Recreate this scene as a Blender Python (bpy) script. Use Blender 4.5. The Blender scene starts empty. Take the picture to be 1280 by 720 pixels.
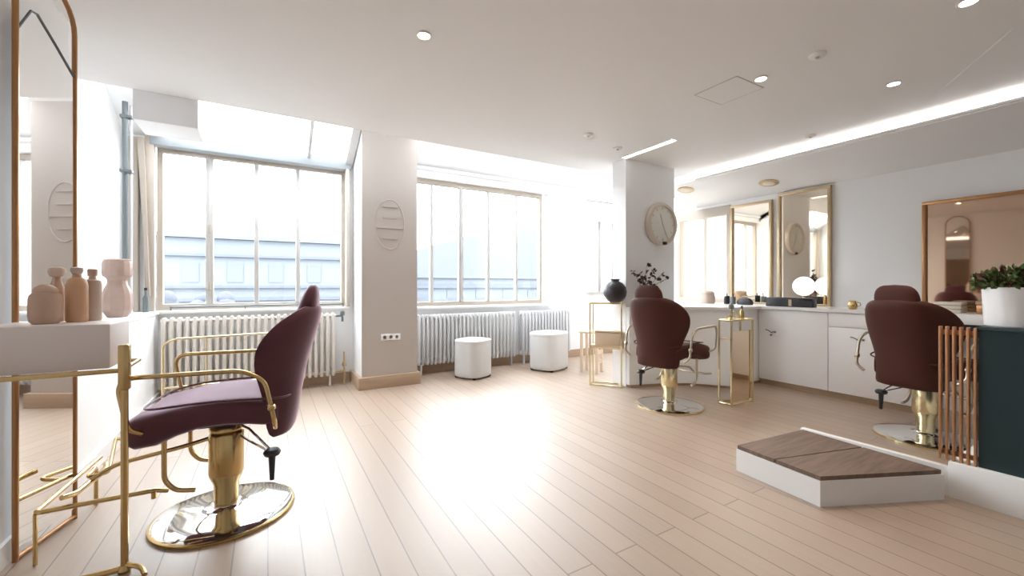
import bpy, bmesh, math, random
from mathutils import Vector, Matrix
random.seed(7)
C = bpy.context.scene.collection
PI = math.pi

# ------------------------------------------------------------------ materials
def mat(name, col, rough=.5, metal=0.0, sheen=0, spec=.5, emit=None, es=0, coat=0):
    m = bpy.data.materials.new(name); m.use_nodes = True
    b = m.node_tree.nodes['Principled BSDF']
    b.inputs['Base Color'].default_value = (*col, 1)
    b.inputs['Roughness'].default_value = rough
    b.inputs['Metallic'].default_value = metal
    b.inputs['Specular IOR Level'].default_value = spec
    if sheen:
        b.inputs['Sheen Weight'].default_value = sheen
        b.inputs['Sheen Roughness'].default_value = .35
        b.inputs['Sheen Tint'].default_value = (.95, .75, .9, 1)
    if coat:
        b.inputs['Coat Weight'].default_value = coat; b.inputs['Coat Roughness'].default_value = .08
    if emit:
        b.inputs['Emission Color'].default_value = (*emit, 1); b.inputs['Emission Strength'].default_value = es
    return m

def vary(m, c1, c2, scale=(4, 4, 4), detail=4, bump=0, bscale=60):
    nt = m.node_tree; b = nt.nodes['Principled BSDF']
    tc = nt.nodes.new('ShaderNodeTexCoord'); mp = nt.nodes.new('ShaderNodeMapping')
    mp.inputs['Scale'].default_value = scale
    n = nt.nodes.new('ShaderNodeTexNoise'); n.inputs['Scale'].default_value = 1; n.inputs['Detail'].default_value = detail
    mx = nt.nodes.new('ShaderNodeMix'); mx.data_type = 'RGBA'
    mx.inputs[6].default_value = (*c1, 1); mx.inputs[7].default_value = (*c2, 1)
    nt.links.new(tc.outputs['Object'], mp.inputs[0]); nt.links.new(mp.outputs[0], n.inputs['Vector'])
    nt.links.new(n.outputs['Fac'], mx.inputs[0]); nt.links.new(mx.outputs[2], b.inputs['Base Color'])
    if bump:
        n2 = nt.nodes.new('ShaderNodeTexNoise'); n2.inputs['Scale'].default_value = bscale
        bp = nt.nodes.new('ShaderNodeBump'); bp.inputs['Strength'].default_value = bump; bp.inputs['Distance'].default_value = .002
        nt.links.new(tc.outputs['Object'], n2.inputs['Vector']); nt.links.new(n2.outputs['Fac'], bp.inputs['Height'])
        nt.links.new(bp.outputs[0], b.inputs['Normal'])
    return m

M = {}
M['wall'] = vary(mat('white_paint', (.86, .86, .87), .6), (.88, .885, .895), (.86, .865, .875), (1, 1, 1), 3, .05, 90)
M['pillar'] = vary(mat('shaded_beige_paint', (.66, .60, .56), .6), (.52, .465, .425), (.49, .435, .395), (1, 1, 1), 3, .05, 90)  # beige darkened to carry the shade of the pillar front
M['ceil'] = mat('ceiling_paint', (.83, .825, .82), .7)
M['trimwhite'] = mat('white_lacquer', (.84, .84, .84), .35)
M['skirt'] = vary(mat('oak_skirting', (.45, .32, .22), .45), (.50, .36, .25), (.40, .28, .19), (2, 2, 30))
M['brass'] = mat('polished_brass', (.60, .43, .20), .25, 1)
M['brasspale'] = mat('pale_brass', (.80, .68, .42), .22, 1)
M['copper'] = mat('copper_brown_frame', (.42, .22, .10), .3, .8)
M['chrome'] = mat('chrome', (.82, .83, .84), .06, 1)
M['armsteel'] = mat('brushed_warm_steel', (.50, .43, .34), .28, 1)
M['black'] = mat('black_rubber', (.02, .02, .025), .4)
M['velvet'] = vary(mat('burgundy_velvet', (.10, .025, .04), .75, sheen=1.0), (.105, .030, .045), (.080, .022, .033), (9, 9, 9), 5, .25, 220)
M['brown'] = vary(mat('oxblood_upholstery', (.062, .016, .010), .6, spec=.3), (.066, .0165, .0105), (.054, .013, .008), (9, 9, 9), 5, .2, 220)
M['frame'] = mat('window_frame_paint', (.50, .48, .46), .5)
M['headergrey'] = mat('header_grey', (.33, .35, .37), .45)
M['frametan'] = mat('window_frame_tan', (.42, .36, .30), .5)
M['curtain'] = mat('beige_casing', (.46, .40, .34), .6)
M['radiator'] = mat('cream_enamel', (.70, .66, .61), .4)
M['radwhite'] = mat('white_enamel', (.66, .66, .67), .4)
M['mirror'] = mat('silver_mirror', (.92, .92, .92), .02, 1)
M['bronze'] = mat('bronze_mirror', (.55, .41, .31), .03, 1)
M['bronzelight'] = mat('light_bronze_mirror', (.80, .66, .50), .04, 1)
M['mirrorwarm'] = mat('warm_mirror', (.90, .82, .70), .03, 1)
M['cab'] = mat('cabinet_lacquer', (.87, .875, .90), .4)
M['counter'] = mat('counter_top', (.82, .82, .83), .3)
M['marble'] = mat('shelf_stone', (.78, .72, .70), .4)
M['teal'] = vary(mat('teal_panel', (.012, .045, .055), .45), (.008, .032, .038), (.006, .024, .029), (2, 2, 2))
M['slat'] = vary(mat('copper_wood_slat', (.52, .26, .12), .35, .3), (.58, .30, .15), (.42, .20, .09), (3, 3, 14))
M['pot'] = mat('white_ceramic', (.80, .79, .80), .35)
M['clay'] = vary(mat('terracotta_clay', (.60, .43, .33), .6), (.58, .41, .31), (.50, .34, .25), (20, 20, 5))
M['clay2'] = vary(mat('pale_pink_clay', (.66, .50, .44), .6), (.60, .48, .40), (.52, .40, .33), (14, 14, 30))
M['clay3'] = vary(mat('orange_glass_clay', (.68, .40, .24), .3), (.62, .38, .23), (.54, .31, .18), (14, 14, 6))
M['pinkpot'] = vary(mat('rose_stoneware', (.50, .34, .30), .5), (.46, .34, .29), (.32, .22, .18), (9, 9, 14))
M['darkpot'] = mat('charcoal_ceramic', (.035, .03, .035), .4)
M['leaf'] = vary(mat('green_leaf', (.07, .12, .03), .45), (.09, .16, .035), (.04, .08, .02), (30, 30, 30))
M['redleaf'] = vary(mat('dark_red_leaf', (.11, .04, .03), .45), (.15, .05, .035), (.07, .05, .02), (30, 30, 30))
M['darkleaf'] = mat('dark_leaf', (.05, .035, .04), .6)
M['twig'] = mat('pinkish_twig', (.42, .27, .22), .6)
M['beigebox'] = mat('beige_timber', (.66, .52, .38), .5)
M['towel'] = mat('cream_towel', (.74, .68, .60), .9)
M['greypipe'] = mat('grey_steel', (.16, .18, .19), .4, .3)
M['vent'] = mat('vent_brass', (.55, .42, .26), .4, .5)
M['led'] = mat('led_strip', (1, 1, 1), .5, emit=(1, .97, .92), es=1.0)
M['lamp'] = mat('downlight_glow', (1, 1, 1), .5, emit=(1, .9, .75), es=6)
M['globe'] = mat('globe_glow', (.9, .9, .9), .4, emit=(1, .97, .93), es=.5)
M['clockface'] = mat('clock_face', (.74, .73, .66), .5)
M['clockrim'] = mat('pale_wood_rim', (.66, .58, .50), .45)
M['relief'] = mat('relief_grey', (.50, .45, .42), .6)

def hazed(name, col, rough=.9):
    return mat(name, col, rough, spec=.1)
M['bld'] = hazed('far_facade', (.125, .135, .150)); M['bld2'] = hazed('far_facade_band', (.095, .103, .123))
M['bld3'] = hazed('far_facade_mid', (.112, .119, .135)); M['hill'] = hazed('far_hill', (.118, .122, .136))
M['tree'] = hazed('far_tree', (.070, .074, .090)); M['ground'] = hazed('far_ground', (.11, .113, .12)); M['blocker'] = hazed('cream_render', (.42, .36, .29))

def floor_mat():
    m = mat('oak_planks', (.5, .36, .27), .3); nt = m.node_tree; b = nt.nodes['Principled BSDF']
    N = nt.nodes.new; L = nt.links.new
    tc = N('ShaderNodeTexCoord'); mp = N('ShaderNodeMapping'); mp.inputs['Rotation'].default_value = (0, 0, PI/2)
    L(tc.outputs['Object'], mp.inputs[0])
    br = N('ShaderNodeTexBrick')
    br.inputs['Scale'].default_value = 1; br.inputs['Brick Width'].default_value = 3.4; br.inputs['Row Height'].default_value = .123
    br.inputs['Mortar Size'].default_value = .0028; br.inputs['Mortar Smooth'].default_value = .1
    br.inputs['Color1'].default_value = (.46, .35, .268, 1); br.inputs['Color2'].default_value = (.41, .305, .230, 1)
    br.inputs['Mortar'].default_value = (.20, .14, .11, 1); br.offset = .37; br.squash = 1
    L(mp.outputs[0], br.inputs['Vector'])
    mp2 = N('ShaderNodeMapping'); mp2.inputs['Scale'].default_value = (26, 1.4, 1); L(tc.outputs['Object'], mp2.inputs[0])
    n = N('ShaderNodeTexNoise'); n.inputs['Scale'].default_value = 2; n.inputs['Detail'].default_value = 6; L(mp2.outputs[0], n.inputs['Vector'])
    mx = N('ShaderNodeMix'); mx.data_type = 'RGBA'; mx.blend_type = 'MULTIPLY'; mx.inputs[0].default_value = .25
    L(br.outputs['Color'], mx.inputs[6]); L(n.outputs['Color'], mx.inputs[7])
    gm = N('ShaderNodeMix'); gm.data_type = 'RGBA'; gm.blend_type = 'MULTIPLY'; gm.inputs[0].default_value = 1
    cr = N('ShaderNodeValToRGB'); cr.color_ramp.elements[0].color = (.86, .84, .82, 1); cr.color_ramp.elements[1].color = (1.0, 1.0, 1.0, 1)
    L(n.outputs['Fac'], cr.inputs[0]); L(br.outputs['Color'], gm.inputs[6]); L(cr.outputs[0], gm.inputs[7])
    L(gm.outputs[2], b.inputs['Base Color'])
    b.inputs['Roughness'].default_value = .45
    b.inputs['Coat Weight'].default_value = .9; b.inputs['Coat Roughness'].default_value = .42
    bp = N('ShaderNodeBump'); bp.inputs['Strength'].default_value = .3; bp.inputs['Distance'].default_value = .002; bp.invert = True
    L(br.outputs['Fac'], bp.inputs['Height']); L(bp.outputs[0], b.inputs['Normal'])
    return m
M['floor'] = floor_mat()

def dark_wood():
    m = mat('walnut_boards', (.17, .11, .085), .5); nt = m.node_tree; b = nt.nodes['Principled BSDF']
    N = nt.nodes.new; L = nt.links.new
    tc = N('ShaderNodeTexCoord'); mp = N('ShaderNodeMapping'); mp.inputs['Scale'].default_value = (3, 30, 3)
    n = N('ShaderNodeTexNoise'); n.inputs['Scale'].default_value = 1.5; n.inputs['Detail'].default_value = 6
    cr = N('ShaderNodeValToRGB'); cr.color_ramp.elements[0].color = (.125, .080, .060, 1); cr.color_ramp.elements[1].color = (.215, .145, .112, 1)
    cr.color_ramp.elements[0].position = .3; cr.color_ramp.elements[1].position = .7
    L(tc.outputs['Object'], mp.inputs[0]); L(mp.outputs[0], n.inputs['Vector']); L(n.outputs['Fac'], cr.inputs[0]); L(cr.outputs[0], b.inputs['Base Color'])
    return m
M['walnut'] = dark_wood()

def glass_mat():
    m = bpy.data.materials.new('window_glass'); m.use_nodes = True; nt = m.node_tree; nt.nodes.clear()
    o = nt.nodes.new('ShaderNodeOutputMaterial'); t = nt.nodes.new('ShaderNodeBsdfTransparent'); g = nt.nodes.new('ShaderNodeBsdfGlossy')
    g.inputs['Roughness'].default_value = .02; t.inputs['Color'].default_value = (.97, .98, .98, 1)
    lw = nt.nodes.new('ShaderNodeLayerWeight'); lw.inputs['Blend'].default_value = .5; mx = nt.nodes.new('ShaderNodeMixShader')
    pw = nt.nodes.new('ShaderNodeMath'); pw.operation = 'POWER'; pw.inputs[1].default_value = 5
    ma = nt.nodes.new('ShaderNodeMath'); ma.operation = 'MULTIPLY_ADD'; ma.inputs[1].default_value = .6; ma.inputs[2].default_value = .03
    nt.links.new(lw.outputs['Facing'], pw.inputs[0]); nt.links.new(pw.outputs[0], ma.inputs[0]); nt.links.new(ma.outputs[0], mx.inputs[0]); nt.links.new(t.outputs[0], mx.inputs[1]); nt.links.new(g.outputs[0], mx.inputs[2]); nt.links.new(mx.outputs[0], o.inputs[0])
    return m
M['glass'] = glass_mat()

# ------------------------------------------------------------------ mesh helpers
def add_box(bm, x0, x1, y0, y1, z0, z1, mtx=None, bev=0, seg=2):
    vs = [bm.verts.new((x, y, z)) for z in (z0, z1) for y in (y0, y1) for x in (x0, x1)]
    fs = [bm.faces.new([vs[i] for i in q]) for q in ((0, 2, 3, 1), (4, 5, 7, 6), (0, 1, 5, 4), (2, 6, 7, 3), (0, 4, 6, 2), (1, 3, 7, 5))]
    if bev:
        es = list({e for f in fs for e in f.edges})
        r = bmesh.ops.bevel(bm, geom=es, offset=bev, segments=seg, profile=.5, affect='EDGES')
        vs = [v for v in {v for f in r['faces'] for v in f.verts} | {v for v in vs if v.is_valid}]
    if mtx is not None: bmesh.ops.transform(bm, matrix=mtx, verts=[v for v in vs if v.is_valid])
    return vs

def fillet(pts, r, n=6, closed=False):
    pts = [Vector(p) for p in pts]; out = []
    k = len(pts)
    for i, p in enumerate(pts):
        if not closed and i in (0, k-1): out.append(p); continue
        a, b = pts[i-1], pts[(i+1) % k]
        da, db = (a-p), (b-p); rr = min(r, da.length*.45, db.length*.45)
        if rr < 1e-5 or da.normalized().dot(db.normalized()) < -.999: out.append(p); continue
        p0, p1 = p+da.normalized()*rr, p+db.normalized()*rr
        for j in range(n+1):
            t = j/n; out.append(p0*(1-t)**2 + p*2*t*(1-t) + p1*t*t)
    return out

def add_tube(bm, pts, r, seg=10, closed=False, rad=None, cap=True):
    pts = [Vector(p) for p in pts]; n = len(pts); rings = []
    def tan(i):
        if closed: return (pts[(i+1) % n]-pts[i-1]).normalized()
        return (pts[min(i+1, n-1)]-pts[max(i-1, 0)]).normalized()
    t0 = tan(0); up = Vector((0, 0, 1)) if abs(t0.z) < .9 else Vector((1, 0, 0))
    nrm = (up - t0*up.dot(t0)).normalized()
    for i in range(n):
        t = tan(i); nrm = (nrm - t*nrm.dot(t)).normalized(); bn = t.cross(nrm)
        rr = rad[i] if rad else r
        rings.append([bm.verts.new(pts[i] + (nrm*math.cos(2*PI*k/seg)+bn*math.sin(2*PI*k/seg))*rr) for k in range(seg)])
    m = n if closed else n-1
    for i in range(m):
        a, b = rings[i], rings[(i+1) % n]
        for k in range(seg): bm.faces.new((a[k], a[(k+1) % seg], b[(k+1) % seg], b[k]))
    if not closed and cap:
        bm.faces.new(list(reversed(rings[0]))); bm.faces.new(rings[-1])

def add_lathe(bm, prof, c=(0, 0, 0), seg=32, mtx=None):
    rings = []; new = []
    for r, z in prof:
        if r < 1e-6:
            v = bm.verts.new((c[0], c[1], c[2]+z)); rings.append([v]); new.append(v)
        else:
            ring = [bm.verts.new((c[0]+r*math.cos(2*PI*k/seg), c[1]+r*math.sin(2*PI*k/seg), c[2]+z)) for k in range(seg)]
            rings.append(ring); new += ring
    for a, b in zip(rings, rings[1:]):
        for k in range(seg):
            k2 = (k+1) % seg
            if len(a) == 1 and len(b) == 1: continue
            if len(a) == 1: bm.faces.new((a[0], b[k2], b[k]))
            elif len(b) == 1: bm.faces.new((a[k], a[k2], b[0]))
            else: bm.faces.new((a[k], a[k2], b[k2], b[k]))
    if len(rings[0]) > 1: bm.faces.new(list(reversed(rings[0])))
    if len(rings[-1]) > 1: bm.faces.new(rings[-1])
    if mtx is not None: bmesh.ops.transform(bm, matrix=mtx, verts=new)
    return new

def add_loft(bm, rings, cap=True):
    R = [[bm.verts.new(p) for p in ring] for ring in rings]; n = len(R[0])
    for a, b in zip(R, R[1:]):
        for k in range(n): bm.faces.new((a[k], a[(k+1) % n], b[(k+1) % n], b[k]))
    if cap: bm.faces.new(list(reversed(R[0]))); bm.faces.new(R[-1])

def add_prism(bm, poly, z0, z1, mtx=None):
    a = [bm.verts.new((x, y, z0)) for x, y in poly]; b = [bm.verts.new((x, y, z1)) for x, y in poly]; n = len(poly)
    bm.faces.new(list(reversed(a))); bm.faces.new(b)
    for k in range(n): bm.faces.new((a[k], a[(k+1) % n], b[(k+1) % n], b[k]))
    if mtx is not None: bmesh.ops.transform(bm, matrix=mtx, verts=a+b)

def NB(): return bmesh.new()
def obj(name, bm, m, parent=None, loc=(0, 0, 0), rotz=0, sharp=40, sub=0, bevel=0):
    bmesh.ops.recalc_face_normals(bm, faces=bm.faces[:])
    for f in bm.faces: f.smooth = True
    me = bpy.data.meshes.new(name); bm.to_mesh(me); bm.free()
    me.set_sharp_from_angle(angle=math.radians(sharp))
    me.materials.append(M[m] if isinstance(m, str) else m)
    o = bpy.data.objects.new(name, me); C.objects.link(o)
    o.location = loc; o.rotation_euler = (0, 0, rotz)
    if parent: o.parent = parent
    if bevel:
        b = o.modifiers.new('bevel', 'BEVEL'); b.width = bevel; b.segments = 2; b.limit_method = 'ANGLE'
    if sub:
        s = o.modifiers.new('sub', 'SUBSURF'); s.levels = sub; s.render_levels = sub
    return o
def tag(o, label, cat, group=None):
    o['label'] = label; o['category'] = cat
    if group: o['group'] = group
    return o
def thing(name, label, cat, loc=(0, 0, 0), rotz=0, group=None):
    o = bpy.data.objects.new(name, None); C.objects.link(o); o.location = loc; o.rotation_euler = (0, 0, rotz)
    return tag(o, label, cat, group)
def struct(name, bm, m, parent=None, **k):
    o = obj(name, bm, m, parent, **k)
    if not parent: o['kind'] = 'structure'
    return o
def sempty(name, loc=(0, 0, 0), rotz=0):
    o = bpy.data.objects.new(name, None); C.objects.link(o); o.location = loc; o.rotation_euler = (0, 0, rotz); o['kind'] = 'structure'; return o
def dup(root, loc, rotz, label, group=None):
    r = root.copy(); C.objects.link(r); r.location = loc; r.rotation_euler = (0, 0, rotz); r['label'] = label
    if group: r['group'] = group
    for ch in list(root.children):
        c = ch.copy(); C.objects.link(c); c.parent = r
        for g in list(ch.children):
            d = g.copy(); C.objects.link(d); d.parent = c
    return r
def boxes(lst, bev=0):
    bm = NB()
    for b in lst: add_box(bm, *b, bev=bev)
    return bm

# ------------------------------------------------------------------ room dimensions
XL, XU, XR, YB, YF, ZC = -.90, -1.15, 5.37, 5.10, -2.6, 2.48
ZT = 3.02      # height of the daylight recess in front of the windows
YE = 3.86      # edge of the main ceiling
SX = 4.50      # edge of the lower soffit on the right

# floor / ceilings
struct('floor', boxes([(XU-.3, XR+.3, YF-.2, YB+.35, -.12, 0)]), 'floor')
bm = NB(); add_box(bm, XU-.2, SX, YF-.2, YE, ZC, ZC+.14); struct('ceiling', bm, 'ceil')
# soffit on the right, gently sloped, with a lit slot along its edge
bm = NB()
pr = [(SX+.05, 2.39), (XR+.02, 2.225), (XR+.02, 2.75), (SX+.05, 2.75)]
a = [bm.verts.new((x, YF-.1, z)) for x, z in pr]; b = [bm.verts.new((x, YE, z)) for x, z in pr]
for k in range(4): bm.faces.new((a[k], a[(k+1) % 4], b[(k+1) % 4], b[k]))
bm.faces.new(a); bm.faces.new(list(reversed(b)))
struct('ceiling_soffit', bm, 'ceil')
# upper recess roof, its near upstand, bulkheads
bm = NB()
add_box(bm, XU-.2, XR+.2, YE-.14, YE-.001, ZC+.14, ZT+.1)
struct('wall_recess', bm, 'wall')
bm = NB()
add_box(bm, XU-.2, XR+.2, YE-.14, 4.12, ZT, ZT+.1)
struct('ceiling_recess', bm, 'wall')
bm = NB(); add_box(bm, -.82, -.45, YE+.001, 4.22, 2.27, ZT-.001, bev=.004)
struct('trim_1', bm, 'wall')

# sloped roof beside / over the windows, skylight opening between x=-.87 and .78
def slope_slab(x0, x1, y0, z0, y1, z1, th=.1):
    bm = NB(); pr = [(y0, z0), (y1, z1), (y1, z1+th), (y0, z0+th)]
    a = [bm.verts.new((x0, y, z)) for y, z in pr]; b = [bm.verts.new((x1, y, z)) for y, z in pr]
    for k in range(4): bm.faces.new((a[k], a[(k+1) % 4], b[(k+1) % 4], b[k]))
    bm.faces.new(a); bm.faces.new(list(reversed(b))); return bm
struct('ceiling_slope', slope_slab(XU-.2, -.90, 5.16, 2.47, 4.10, 3.02), 'wall')
struct('ceiling_slope', slope_slab(.80, 1.45, 5.16, 2.47, 4.10, 3.02), 'wall')
struct('ceiling_slope', slope_slab(1.45, XR+.2, 5.16, 2.58, 4.62, 2.80), 'wall')
# window wall
wb = NB()
add_box(wb, XU-.2, XR+.2, YB, YB+.28, -.02, .83)
for x0, x1 in ((XU-.2, -.97), (.80, 1.45), (3.62, 4.36), (5.02, XR+.2)): add_box(wb, x0, x1, YB, YB+.28, .83, 2.60)
for x0, x1 in ((1.45, 3.62), (4.36, 5.02)): add_box(wb, x0, x1, YB, YB+.28, 2.47, 2.66)
struct('wall_back', wb, 'wall')
struct('trim_2', boxes([(1.47, XR-.02, YB-.05, YB-.001, 2.56, 2.60)]), 'wall')

# left wall: lower part is deeper and carries a ledge, upper part steps back beyond y=3.05
wl = NB()
add_box(wl, XU-.2, XL, YF-.1, 3.05, -.02, ZC+.0)
add_box(wl, XU-.2, XL, 3.05, YB, -.02, .83)
add_box(wl, XU-.2, XU, 3.05, YB, .83, ZT+.05)
struct('wall_left', wl, 'wall')
struct('trim_3', boxes([(XU+.001, XL+.02, 3.051, YB-.001, .831, .858)], bev=.004), 'trimwhite')
# right wall with window_3 opening y 3.32..4.13, z .9..2.13
wr = NB()
add_box(wr, XR, XR+.2, YF-.1, 3.36, -.02, ZT+.05)
add_box(wr, XR, XR+.2, 3.36, 4.16, -.02, .88); add_box(wr, XR, XR+.2, 3.36, 4.16, 2.13, ZT+.05)
add_box(wr, XR, XR+.2, 4.16, YB, -.02, ZT+.05)
struct('wall_right', wr, 'wall')
struct('wall_front', boxes([(XU-.2, XR+.2, YF-.2, YF, -.02, ZC+.3)]), 'wall')

# pillar between the windows
PX0, PX1, PY0 = .85, 1.45, 4.585
struct('wall_pillar', boxes([(PX0, PX1, PY0+.012, YB-.001, 0, ZT+.02)]), 'wall')
struct('trim_8', boxes([(PX0+.004, PX1, PY0, PY0+.0115, 0, ZT+.02)]), 'pillar')  # front slab holds the shade in its colour; lit side stays white
struct('baseboard_pillar', boxes([(PX0-.035, PX1+.03, PY0-.035, YB-.0005, 0, .13)], bev=.004), 'skirt')
# relief on the pillar: a ring and four raised bars
mk = thing('wall_relief', 'round embossed emblem with four short bars on beige pillar face', 'wall emblem', (1.147, PY0, 1.765))
bm = NB(); add_tube(bm, [(.155*math.cos(t*2*PI/40), -.001, .27*math.sin(t*2*PI/40)) for t in range(40)], .005, 6, closed=True)
obj('ring', bm, 'relief', mk)
for zz, hw in ((.19, .075), (.07, .075), (-.04, .14), (-.155, .075)):
    obj('bar', boxes([(-hw, hw, -.008, .002, zz-.004, zz+.004)]), 'relief', mk)
so = thing('wall_socket', 'white triple power socket low on beige pillar face', 'socket', (1.155, PY0, .54))
obj('plate', boxes([(-.105, .105, -.008, .001, -.035, .035)], bev=.003), 'trimwhite', so)
for sx in (-.065, 0, .065):
    bm = NB(); add_lathe(bm, [(.019, 0), (.019, .003), (.013, .003), (.013, .001), (0, .001)], seg=16, mtx=Matrix.Translation((sx, -.007, 0)) @ Matrix.Rotation(PI/2, 4, 'X'))
    obj('outlet', bm, 'relief', so)

# right column
CX0, CX1, CY0, CY1 = 3.35, 4.14, 3.27, 3.47
struct('wall_column', boxes([(CX0, CX1, CY0, CY1, 0, ZC+.01)]), 'wall')

# baseboards
struct('baseboard_back', boxes([(XL, PX0-.036, YB-.03, YB-.0005, 0, .11), (PX1+.031, XR, YB-.03, YB-.0005, 0, .11)]), 'skirt')
struct('baseboard_left', boxes([(XL-.001, XL+.015, YF, YB-.031, 0, .09)]), 'trimwhite')

# ------------------------------------------------------------------ windows
def win(n, xs, z0, z1, y=YB+.06, fm='frame', depth=.07, sillz=None, wide=(0,), head='frametan'):
    w = sempty('window_%d' % n, (0, 0, 0))
    x0, x1 = xs[0], xs[-1]
    fr = NB(); t = .045
    add_box(fr, x0-.02, x1+.02, y, y+depth, z1-.05, z1+.02); add_box(fr, x0-.02, x1+.02, y, y+depth, z0-.01, z0+.05)
    add_box(fr, x0-.02, x0+t-.02, y, y+depth, z0+.05, z1-.05); add_box(fr, x1-t+.02, x1+.02, y, y+depth, z0+.05, z1-.05)
    struct('window_frame', fr, head, w)
    for i, x in enumerate(xs[1:-1]):
        tw = .032 if i in wide else .02
        bm = NB(); add_box(bm, x-tw, x+tw, y+.005, y+depth-.005, z0+.05, z1-.05, bev=.004)
        if i in wide: add_box(bm, x-.008, x+.008, y-.008, y+.006, z0+.05, z1-.05, bev=.002)
        struct('mullion', bm, fm, w)
    struct('pane', boxes([(x0+.01, x1-.01, y+.03, y+.036, z0+.03, z1-.03)]), 'glass', w)
    return w
w1 = win(1, (-.90, -.509, -.105, .286, .76), .87, 2.44, wide=(0,))
struct('window_sill', boxes([(XL+.0, .80, YB-.05, YB+.10, .831, .862)], bev=.005), 'trimwhite', w1)
bm = NB(); add_tube(bm, [(-.80, YB-.03, .893), (.74, YB-.03, .893)], .010, 8)
for x in (-.8, -.2, .74): add_tube(bm, [(x, YB-.03, .862), (x, YB-.03, .903)], .007, 8)
struct('sill_rail', bm, 'greypipe', w1)
for zz in (1.62, 1.05):
    struct('window_latch', boxes([(-.522, -.496, YB+.03, YB+.055, zz, zz+.09)], bev=.003), 'frametan', w1)
w2 = win(2, (1.46, 1.828, 2.239, 2.652, 3.111, 3.529), .84, 2.46, wide=(1,))
struct('window_sill', boxes([(PX1+.001, 3.62, YB-.05, YB+.10, .800, .835)], bev=.005), 'trimwhite', w2)
w4 = win(4, (4.40, 4.70, 4.98), .95, 2.40, head='frame', fm='frame')
struct('window_blind', boxes([(4.38, 5.0, YB-.02, YB+.05, 2.14, 2.44)], bev=.01), 'trimwhite', w4)

# skylight over window 1
w5 = sempty('window_5')
def onslope(x, s, d=0):   # s 0..1 from the header up to the recess roof
    return (x, 5.12-1.02*s, 2.50+.53*s+d)
bm = NB(); add_box(bm, -.95, .82, 5.03, 5.16, 2.42, 2.545, bev=.006); struct('skylight_header', bm, 'headergrey', w5)
for x, r in ((-.91, .035), (.385, .016), (.80, .04)):
    bm = NB(); pr = [onslope(x, 0, -.06), onslope(x, 1, -.06), onslope(x, 1, .05), onslope(x, 0, .05)]
    a = [bm.verts.new((p[0]-r, p[1], p[2])) for p in pr]; b = [bm.verts.new((p[0]+r, p[1], p[2])) for p in pr]
    for k in range(4): bm.faces.new((a[k], a[(k+1) % 4], b[(k+1) % 4], b[k]))
    bm.faces.new(a); bm.faces.new(list(reversed(b)))
    struct('skylight_rafter', bm, 'frame', w5)
struct('pane', slope_slab(-.9, .8, 5.12, 2.52, 4.10, 3.05, .006), 'glass', w5)
# casing strips left of window 1
cs = NB()
add_box(cs, -1.10, -1.03, YB-.06, YB-.001, .86, 2.47, bev=.006)
add_box(cs, -.985, -.915, YB-.06, YB-.001, .86, 2.50, bev=.006)
struct('trim_4', cs, 'curtain')
bm = NB(); add_loft(bm, [[(-1.03, YB-.11, 2.46), (-.985, YB-.11, 2.46), (-.985, YB-.06, 2.46), (-1.03, YB-.06, 2.46)], [(-.955, YB-.11, 1.0), (-.94, YB-.11, 1.0), (-.94, YB-.06, 1.0), (-.955, YB-.06, 1.0)]])
struct('trim_5', bm, 'frametan')
struct('trim_6', boxes([(.765, .80, YB-.10, YB-.001, .862, 2.42)], bev=.004), 'curtain')

# window_3 in the right wall, above the counter
w3 = sempty('window_3')
struct('window_frame', boxes([(XR-.02, XR+.08, 3.34, 4.17, 2.06, 2.19), (XR-.02, XR+.08, 3.34, 4.17, .87, .93), (XR-.02, XR+.08, 3.34, 3.39, .93, 2.06), (XR-.02, XR+.08, 4.12, 4.17, .93, 2.06)]), 'curtain', w3)
struct('mullion', boxes([(XR-.01, XR+.05, 3.72, 3.755, .93, 2.06)]), 'frame', w3)
struct('pane', boxes([(XR+.02, XR+.026, 3.36, 4.15, .9, 2.1)]), 'glass', w3)

# grey pipe in the corner above the ledge
pp = thing('riser_pipe', 'slim grey steel pipe rising from the white ledge to ceiling', 'pipe', (-1.045, 4.70, .858))
bm = NB(); add_tube(bm, [(0, 0, 0), (0, 0, 1.80)], .020, 14); obj('pipe', bm, 'greypipe', pp)
bm = NB(); add_tube(bm, [(.035, .02, 0), (.035, .02, 1.78)], .010, 10); obj('thin_pipe', bm, 'radwhite', pp)
for zz in (.35, 1.2, 1.66):
    obj('clamp', boxes([(-.03, .05, -.03, .035, zz, zz+.025)], bev=.004), 'greypipe', pp)

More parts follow.
